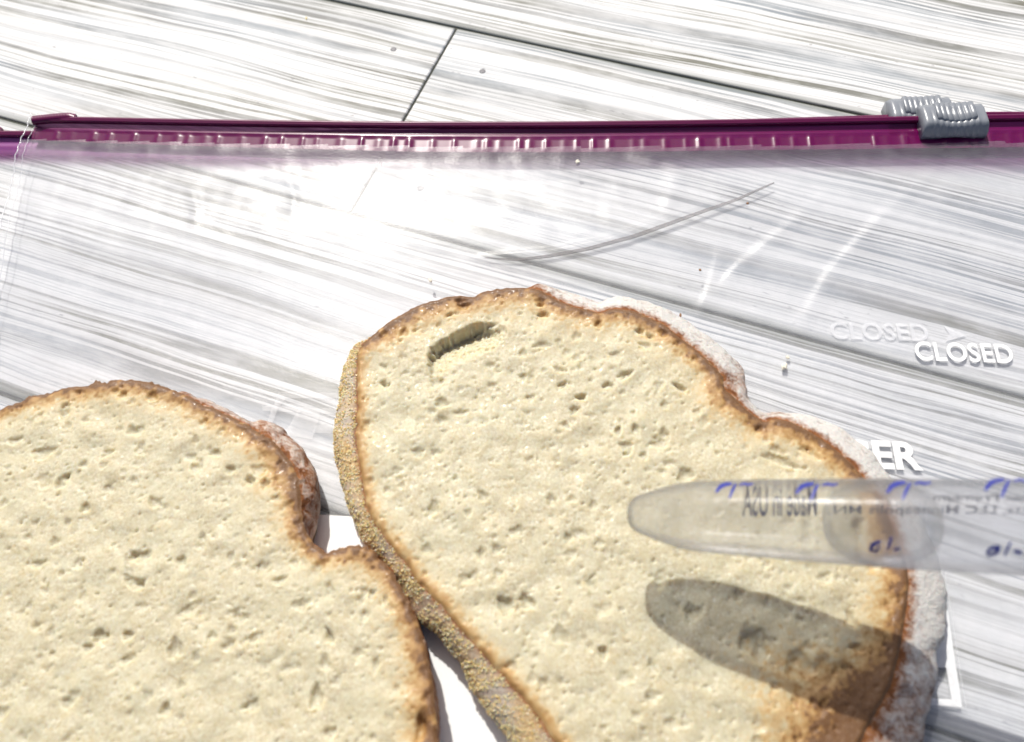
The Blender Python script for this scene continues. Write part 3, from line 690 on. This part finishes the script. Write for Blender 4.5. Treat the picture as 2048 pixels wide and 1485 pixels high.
# tall slice on the right (clockwise from the upper left)
RIGHT = [
 (722, 690, 719, 693, 2.2, 0, .5), (754, 660, None, None, 3.0, 0, 0), (788, 634, None, None, 3.2, 0, 0), (822, 615, None, None, 3.2, 0, 0), (856, 602, None, None, 3.0, 0, 0), (890, 593, None, None, 3.0, 0, 0),
 (918, 589, None, None, 3.0, 0, 0), (948, 592, None, None, 2.6, 0, 0), (964, 582, None, None, 2.8, 0, 0), (996, 576, None, None, 3.0, 0, 0), (1040, 573, None, None, 3.0, 0, 0), (1076, 577, 1078, 573, 2.8, .5, 0),
 (1112, 597, 1120, 586, 2.6, .8, 0), (1147, 611, 1160, 598, 2.6, .9, 0), (1181, 619, 1192, 611, 2.4, .9, 0), (1201, 624, 1204, 613, 2.2, .9, 0), (1226, 616, 1218, 603, 2.4, 1, 0), (1266, 619, 1250, 600, 2.6, 1, 0),
 (1300, 634, 1302, 611, 2.4, 1, 0), (1330, 648, 1337, 627, 2.4, 1, 0), (1358, 672, 1374, 649, 2.2, 1, 0), (1393, 698, 1411, 675, 2.2, 1, 0), (1422, 724, 1450, 705, 2.2, 1, 0), (1446, 750, 1477, 729, 2.6, .75, 0),
 (1450, 775, 1490, 757, 2.8, .45, 0), (1466, 790, 1491, 783, 3.2, .4, 0), (1482, 806, 1494, 803, 2.6, .7, 0), (1504, 825, 1509, 819, 2.2, .8, 0), (1530, 842, 1530, 834, 2.4, .7, 0), (1550, 836, 1550, 829, 2.8, .6, 0),
 (1576, 840, 1586, 832, 2.8, .9, 0), (1607, 854, 1622, 837, 2.6, 1, 0), (1644, 876, 1656, 846, 2.4, 1, 0), (1678, 902, 1693, 872, 2.4, 1, 0), (1707, 928, 1726, 897, 2.4, 1, 0), (1732, 958, 1757, 929, 2.6, 1, 0),
 (1762, 1000, 1795, 975, 2.8, 1, 0), (1790, 1055, 1838, 1035, 3.0, 1, 0), (1812, 1115, 1866, 1100, 3.6, 1, 0), (1820, 1166, 1882, 1150, 3.1, 1, 0), (1814, 1222, 1893, 1215, 3.2, 1, 0), (1807, 1269, 1889, 1269, 3.2, .95, 0),
 (1797, 1325, 1874, 1305, 3.8, .8, 0), (1782, 1375, 1877, 1350, 4.6, .65, 0), (1758, 1420, 1862, 1406, 5.6, .55, 0), (1735, 1460, 1850, 1449, 7.0, .5, 0), (1715, 1500, 1838, 1495, 6.5, .5, 0), (1680, 1560, 1800, 1560, 6, .6, 0),
 (1600, 1630, 1700, 1650, 4, .7, 0), (1450, 1680, 1500, 1720, 3, .5, .2), (1300, 1660, 1290, 1700, 2, 0, .8), (1190, 1580, 1130, 1630, 1.6, 0, 1), (1117, 1490, 1022, 1490, 1.5, 0, 1), (1062, 1414, 978, 1424, 1.5, 0, .95),
 (1016, 1363, 949, 1382, 1.6, 0, .9), (969, 1309, 926, 1332, 1.6, 0, .9), (914, 1250, 875, 1272, 1.6, 0, .85), (875, 1203, 838, 1238, 1.6, 0, .7), (836, 1164, 800, 1180, 1.6, 0, .7), (812, 1129, 768, 1130, 1.6, 0, .75),
 (770, 1074, 732, 1090, 1.6, 0, .85), (740, 1028, 707, 1045, 1.6, 0, .9), (726, 977, 694, 1005, 1.6, 0, 1), (718, 926, 679, 950, 1.6, 0, 1), (711, 875, 666, 900, 1.6, 0, 1), (713, 840, 669, 860, 1.6, 0, 1),
 (714, 789, 678, 812, 1.6, 0, 1), (713, 745, 682, 765, 1.8, 0, 1), (714, 715, 697, 725, 2.0, 0, .95)]
LEFT = [
 (-60, 850, None, None, 2.0, 0, 0), (0, 816, None, None, 1.8, 0, 0), (40, 801, None, None, 1.6, 0, 0), (58, 790, None, None, 2.0, 0, 0), (90, 786, None, None, 1.8, 0, 0), (125, 775, None, None, 1.8, 0, 0), (170, 769, None, None, 2.2, 0, 0), (190, 761, None, None, 2.4, 0, 0),
 (210, 763, None, None, 2.2, 0, 0), (228, 757, None, None, 2.4, 0, 0), (263, 759, None, None, 2.4, 0, 0), (303, 765, None, None, 2.4, 0, 0), (335, 774, None, None, 2.2, 0, 0), (372, 790, 373, 788, 2.0, .3, 0), (404, 807, 407, 803, 2.0, .45, 0),
 (444, 824, 448, 819, 2.0, .5, 0), (485, 844, 489, 838, 2.0, .5, 0), (507, 858, 511, 850, 2.0, .5, 0), (523, 866, 527, 844, 2.6, .25, 0), (545, 880, 560, 855, 2.6, .5, 0), (562, 900, 585, 878, 2.6, .38, 0), (582, 925, 612, 908, 3.4, .30, 0), (594, 958, 634, 955, 3.2, .25, 0),
 (600, 990, 640, 1000, 2.4, .4, 0), (602, 1025, 632, 1046, 2.2, .35, 0), (609, 1064, 625, 1078, 2.0, .3, 0), (630, 1090, 633, 1089, 1.6, 0, 0), (650, 1104, None, None, 1.6, 0, 0), (672, 1098, None, None, 2.0, 0, 0), (692, 1092, None, None, 2.2, 0, 0),
 (716, 1090, None, None, 2.4, 0, 0), (740, 1096, None, None, 2.2, 0, 0), (768, 1122, None, None, 2.0, 0, 0), (795, 1160, None, None, 1.8, 0, 0), (818, 1203, None, None, 1.8, 0, 0), (834, 1242, 836, 1242, 2.0, 0, 0), (846, 1281, 849, 1281, 2.2, .1, 0), (857, 1324, 861, 1324, 2.4, .1, 0),
 (866, 1375, 871, 1375, 2.6, .1, 0), (871, 1430, 876, 1430, 2.8, .1, 0), (874, 1485, 878, 1485, 2.8, .1, 0), (868, 1560, None, None, 2.4, 0, 0), (830, 1650, None, None, 2, 0, 0), (700, 1740, None, None, 2, 0, 0), (400, 1790, None, None, 2, 0, 0), (100, 1780, None, None, 2, 0, 0),
 (-150, 1700, None, None, 2, 0, 0), (-260, 1450, None, None, 2, 0, 0), (-250, 1150, None, None, 2, 0, 0), (-160, 950, None, None, 2, 0, 0)]
# open bubbles of the crumb: photograph x, y, half-lengths mm, angle, depth mm
PORES_R = [(873, 763, 1.4, 1.0, 0, .9), (884, 806, 1.3, 1.1, 0, .8), (772, 770, .55, 1.0, 70, .9), (767, 733, .5, 1.0, 60, .6), (1087, 629, 1.2, .65, 0, .9), (1046, 752, .8, .8, 0, .8), (1162, 795, 1.0, .6, 0, 1.4),
 (1131, 850, .7, .9, 60, .7), (1236, 862, .7, 1.0, -10, 1.0), (1270, 857, .65, .8, -20, 1.0), (1148, 820, 1.0, .8, 40, .9), (1250, 750, 1.6, .7, 20, .9), (1360, 775, 1.4, .6, -40, 1.2), (1120, 740, 1.5, .5, -20, .7),
 (866, 1015, 1.0, 1.5, -20, .8), (1010, 1210, 1.4, 1.6, 40, 1.2), (1055, 1203, 1.6, 1.0, -40, 1.2), (1206, 1305, .8, 1.1, 0, 1.2), (1120, 1270, 1.3, 1.6, 50, .6), (946, 1152, .8, 1.2, -30, .5), (1136, 1075, .7, .9, 0, .8),
 (1510, 1290, 2.3, 2.6, 20, 1.1), (1600, 1330, 2.2, 2.4, 70, .9), (1385, 1225, 1.5, 1.4, 30, .9), (1370, 950, 1.8, 1.2, 35, .9), (1320, 885, 1.8, .9, 15, .7), (1250, 1355, 1.2, 1.0, 0, .5), (1255, 905, 1.0, .5, 45, .9), (1125, 770, .9, .7, 30, .8),
 (1560, 920, 3.2, .9, -25, .9), (1620, 905, 2.2, .7, -40, .8), (1704, 1240, .9, 1.6, 10, .8), (980, 730, 1.0, .6, 0, .5), (922, 825, 1.6, .5, 10, .6), (1375, 645, 1.0, .5, -20, .8), (1280, 662, 1.0, .6, -20, 1.0), (1300, 672, .8, .5, -20, .9),
 (985, 770, .8, .6, 0, .5), (870, 903, 1.0, .6, 0, .5), (1215, 770, 1.2, .6, 10, .9), (1290, 690, 1.4, .6, -20, .7), (1085, 690, 1.6, .6, 5, .6), (1230, 710, 1.2, .7, 0, .6), (830, 660, .7, .3, 30, .6), (900, 630, .8, .35, 20, .8), (1080, 610, .8, .4, -5, .7)]
PORES_L = [(85, 905, 2.2, 1.3, 15, .8), (392, 935, 1.3, 1.0, 0, .7), (280, 1112, 1.9, 1.0, 5, .8), (200, 1272, 1.4, 1.0, 0, 1.1), (255, 1270, 1.0, .8, 0, 1.0), (350, 1297, 1.4, 1.6, 10, 1.0), (268, 1165, 2.2, .9, -25, .8), (90, 960, 1.4, 1.8, 60, .5),
 (130, 955, .9, .8, 30, .8), (170, 1015, .9, .9, 60, .8), (430, 905, 1.3, .7, -10, .9), (460, 938, .9, .8, 0, .9), (500, 962, 1.0, .7, -10, 1.0), (530, 968, .8, .9, 0, .9), (520, 940, 1.8, 1.3, 0, .6), (632, 1395, 1.1, 1.9, 5, 1.2), (330, 1418, .8, 1.1, 0, .9),
 (560, 1160, 1.2, .7, 20, .8), (660, 1180, .8, 1.4, 20, .5), (658, 1270, .4, 1.5, 30, 1.3), (600, 1210, 1.4, 1.0, 0, .6), (175, 1295, 1.0, .7, 0, .9), (75, 1128, 1.1, .7, 0, .7), (55, 1075, .8, .6, 0, .5), (650, 1325, .8, 1.4, 15, .7), (750, 1330, .5, 1.3, 0, .7), (770, 1200, .5, .8, 0, .8),
 (740, 1190, .5, .9, 0, .7), (405, 1075, .6, 1.0, 20, .6), (30, 880, 1.6, .7, 20, .7), (275, 860, 1.5, .9, 5, .5), (130, 810, .9, .5, 0, .6), (840, 1455, .8, 2.0, 0, 1.5), (660, 1465, 1.0, .8, 0, .8), (480, 1235, 1.3, .9, 0, .6), (375, 1220, 1.2, .9, 0, .6), (810, 1210, .35, .8, 0, .8), (250, 1320, .9, .6, 0, .7)]
s_right = empty('bread_slice', (*P2(1280, 1080), 1.15)); s_left = empty('bread_slice', (*P2(350, 1250), 1.15))
tag(s_right, 'tall bread slice with cornmeal crust, flour-dusted edge and a large air hole', 'bread slice', 'white bread slices on the bag')
tag(s_left, 'rounded white bread slice with rough brown crust at the lower left, no large hole', 'bread slice', 'white bread slices on the bag')
slice_of_bread(s_right, RIGHT, PORES_R, ((932, 703), 8.8, 5.3, 32, 3.8), 11, 0.25, 1500, 11000, 0.15)
slice_of_bread(s_left, LEFT, PORES_L, None, 51, -0.25, 1500, 0, 0.22)

# ------------------------------------------------------------------ TUBE held above the bread
tipc = P(1263, 1028, 24.6); farc = P(1800, 1047, 35.6)
AX = farc - tipc; AL = np.linalg.norm(AX); AX /= AL
def axis_at_px(px):                               # distance along the axis of the column px
    lo, hi = -10., 160.
    for _ in range(40):
        m_ = (lo + hi) / 2; q = W.T @ (tipc + AX * m_ - CAM); x = 1024 - q[0] / q[2] * F
        if x < px: lo = m_
        else: hi = m_
    return lo
def rad(px, rpx):
    s = axis_at_px(px); q = W.T @ (tipc + AX * s - CAM); return s, rpx * (-q[2]) / F
RP = [rad(*a) for a in ((1263, 27), (1269, 33), (1281, 39), (1300, 46), (1330, 56), (1362, 65), (1400, 70.5), (1450, 73), (1540, 78), (1660, 84), (1800, 89), (2040, 95))]
RP.append((RP[-1][0] + 35, RP[-1][1] + .1))
rs = np.array([a for a, _ in RP]); rr = np.array([b for _, b in RP])
def radius(s): return float(np.interp(s, rs, rr))
A1 = np.cross([0, 0, 1.], AX); A1 /= np.linalg.norm(A1); A2 = np.cross(AX, A1)
def revolve(name, prof, mat, parent, n=72, cap=True, centre=None):
    c0 = tipc if centre is None else centre
    vs = []; fs = []; k = len(prof)
    for (s, r) in prof:
        for i in range(n):
            a = 2 * math.pi * i / n; vs.append(c0 + AX * s + (A1 * math.cos(a) + A2 * math.sin(a)) * r)
    for q in range(k - 1):
        for i in range(n): fs.append([q * n + i, q * n + (i + 1) % n, (q + 1) * n + (i + 1) % n, (q + 1) * n + i])
    if cap: fs.append([i for i in reversed(range(n))]); fs.append([(k - 1) * n + i for i in range(n)])
    return mesh_obj(name, vs, fs, mat, parent)
def clear_plastic(name, transp, ior, rough, milk, spec, tint=(0.90, 0.91, 0.93)):
    t = NT(name); co = coords(t)
    b = t.n('Bump', {'Strength': 1.0, 'Distance': 0.06 * MM, 'Height': t.noise(co, 0.5, 2)})
    tr = t.n('BsdfTransparent', {'Color': (*tint, 1)})
    rf = t.n('BsdfRefraction', {'Color': (*tint, 1), 'IOR': ior, 'Roughness': rough, 'Normal': b.outputs[0]})
    a = t.n('MixShader', {0: 1 - transp, 1: tr.outputs[0], 2: rf.outputs[0]})
    df = t.n('BsdfDiffuse', {'Color': (0.80, 0.79, 0.78, 1)}); tl = t.n('BsdfTranslucent', {'Color': (0.80, 0.79, 0.78, 1)})
    mk = t.n('MixShader', {0: 0.5, 1: df.outputs[0], 2: tl.outputs[0]})
    a = t.n('MixShader', {0: milk, 1: a.outputs[0], 2: mk.outputs[0]})
    gl = t.n('BsdfGlossy', {'Roughness': 0.24, 'Normal': b.outputs[0]})
    f = t.math('MULTIPLY', t.n('LayerWeight', {'Blend': 0.28}).outputs['Fresnel'], spec, clamp=True)
    return t.done(t.n('MixShader', {0: f, 1: a.outputs[0], 2: gl.outputs[0]}).outputs[0])
TUBE = clear_plastic('clear_tube', 0.70, 1.20, 0.20, 0.13, 0.42)
INNER = clear_plastic('clear_contents', 0.94, 1.08, 0.08, 0.015, 0.22)
tube = empty('plastic_tube', tipc); tag(tube, 'clear plastic tube with blue printing held above the tall bread slice', 'plastic tube')
prof = [(RP[0][0] - .55, RP[0][1] * .35), (RP[0][0] - .40, RP[0][1] * .7), (RP[0][0] - .15, RP[0][1] * .92)] + [(s, radius(s)) for s in np.concatenate([rs[:7], np.arange(rs[7], rs[-1], 3.0), [rs[-1]]])]
revolve('tube_wall', prof, TUBE, tube)
# rounded end of the contents, seen through the wall
cs = axis_at_px(1762); el = []
for k in range(25):
    a = math.pi * k / 24; el.append((cs - 8.0 * math.cos(a), max(.05, 6.2 * math.sin(a) ** .8)))
revolve('contents_bead', el, INNER, tube)

def tube_hit(px, py, far, lift):
    d = ray(px, py); o = CAM - tipc
    s = axis_at_px(px)
    for _ in range(5):
        r = radius(s) + lift
        dp = d - AX * (d @ AX); op = o - AX * (o @ AX); a = dp @ dp; b = 2 * dp @ op; c = op @ op - r * r
        D_ = b * b - 4 * a * c
        t = (-b + (math.sqrt(D_) if D_ > 0 else 0) * (1 if far else -1)) / (2 * a)
        p = o + d * t; s = p @ AX
    return p + tipc
INK_BLUE = simple('blue_ink', (0.025, 0.035, 0.26), 0.45, var=0.1)
INK_GREY = simple('slate_ink', (0.075, 0.085, 0.21), 0.5, var=0.1)
def ribbon(polys, far, mat, name):
    vs = []; fs = []
    for pts, w in polys:
        p = np.array(pts, float); n = 26
        L_ = np.concatenate([[0], np.cumsum(np.hypot(*np.diff(p, axis=0).T))]); s = np.linspace(0, L_[-1], n)
        x = np.interp(s, L_, p[:, 0]); y = np.interp(s, L_, p[:, 1]); k = np.array([.25, .5, .25])
        for _ in range(3):
            x[1:-1] = np.convolve(x, k, 'valid'); y[1:-1] = np.convolve(y, k, 'valid')
        dx = np.gradient(x); dy = np.gradient(y); l = np.hypot(dx, dy) + 1e-6
        ww = w * (0.45 + 0.55 * np.sin(np.pi * np.linspace(0.08, 0.92, n)))
        b0 = len(vs)
        for i in range(n):
            for sg in (-1, 1):
                vs.append(tube_hit(x[i] - dy[i] / l[i] * ww[i] * sg, max(y[i] + dx[i] / l[i] * ww[i] * sg, -1e9), far, 0.10))
        fs += [[b0 + 2 * i, b0 + 2 * i + 1, b0 + 2 * i + 3, b0 + 2 * i + 2] for i in range(n - 1)]
    return mesh_obj(name, vs, fs, mat, tube)
scr = []
for ox, oy, k in ((1432, 965, .85), (1592, 965, .95), (1774, 962, 1.0), (1970, 956, 1.05)):
    scr += [([(ox, oy + 24 * k), (ox + 10 * k, oy + 10 * k), (ox + 22 * k, oy + 5 * k), (ox + 38 * k, oy + 3 * k)], 5.0 * k),
            ([(ox + 47 * k, oy + 3 * k), (ox + 40 * k, oy + 16 * k), (ox + 31 * k, oy + 38 * k)], 3.6 * k),
            ([(ox + 54 * k, oy + 7 * k), (ox + 66 * k, oy + 3 * k), (ox + 76 * k, oy + 6 * k), (ox + 88 * k, oy + 3 * k)], 3.0 * k)]
scr += [([(1740, 1103), (1745, 1090), (1762, 1083)], 4.5), ([(1742, 1100), (1752, 1104), (1760, 1092)], 3), ([(1783, 1074), (1779, 1088), (1775, 1101)], 2.8), ([(1786, 1101), (1800, 1097)], 3),
        ([(1972, 1108), (1980, 1098), (1998, 1094), (1994, 1106), (1974, 1112)], 4.5), ([(2022, 1084), (2014, 1100), (2008, 1113)], 2.8), ([(2028, 1102), (2044, 1107)], 4.5)]
ribbon(scr, False, INK_BLUE, 'blue_script')
def tube_text(body, x0, x1, y0, y1, extra=0.01, far=True):
    """lettering on the far wall, read mirrored through the tube; y0 upper, y1 lower photograph rows"""
    v, f = text_mesh(body, extra)
    vs = [tube_hit(x1 + (x0 - x1) * a, y1 + (y0 - y1) * b, far, 0.08) for a, b, _ in v]
    return mesh_obj('small_lettering', vs, f, INK_GREY, tube, smooth=False)
tube_text('Made in USA', 1485, 1634, 972, 1034, 0.014)
tube_text('Products, LLC Minneapolis MN', 1668, 2150, 1011, 1034, 0.012)
tube_text('Gourmet Premium', 1866, 2150, 987, 1002, 0.012)

# ------------------------------------------------------------------ crumbs
CR_W = simple('pale_crumb', (0.78, 0.74, 0.62), 0.7, 0.1, 2.0); CR_B = simple('brown_crumb', (0.25, 0.13, 0.06), 0.7, 0.1, 2.0); CR_Y = simple('yellow_crumb', (0.80, 0.62, 0.12), 0.6)
def crumb(px, py, z, r, mat, label, stretch=(1, 1, .6), rot=0.0):
    bm = bmesh.new(); bmesh.ops.create_icosphere(bm, subdivisions=2, radius=1.0)
    c = P(px, py, z); R_ = Matrix.Rotation(rot, 3, 'Z')
    for v in bm.verts:
        k = 0.75 + 0.5 * random.random(); v.co = R_ @ Vector((v.co.x * k * stretch[0] * r, v.co.y * k * stretch[1] * r, v.co.z * k * stretch[2] * r)) * MM
    me = bpy.data.meshes.new('bread_crumb'); bm.to_mesh(me); bm.free(); me.materials.append(mat)
    o = bpy.data.objects.new('bread_crumb', me); COL.objects.link(o); o.location = Vector((c[0], c[1], z + r * stretch[2] * .8)) * MM
    tag(o, label, 'crumb', 'stray crumbs')
def zf(px, py): q = P2(px, py, 2); return float(zsample(ZF, q[0], q[1]))
crumb(1568, 735, zf(1568, 735), .75, CR_W, 'white flaky crumb on the bag below the CLOSED lettering', (.8, 1.3, .6), -.3)
crumb(1575, 716, zf(1575, 716), .4, CR_W, 'tiny white flake just above the larger white crumb')
crumb(861, 561, zf(861, 561), .5, CR_W, 'pale pointed crumb lying above the tall slice', (.7, 1.5, .6), .3)
crumb(1155, 326, zf(1155, 326), .6, CR_W, 'pale round crumb just below the purple zip band')
crumb(1361, 632, zf(1361, 632), .35, CR_B, 'brown speck beside the upper right edge of the tall slice', (.7, 1.4, .6))
crumb(1495, 408, zf(1495, 408), .3, CR_B, 'dark speck on the film right of the fold')
crumb(1400, 541, zf(1400, 541), .3, CR_B, 'dark speck on the film between the two bright folds')
crumb(613, 38, 0, .4, CR_Y, 'yellow cornmeal speck on the planks above the bag', (.35, 1.6, .5), .1)
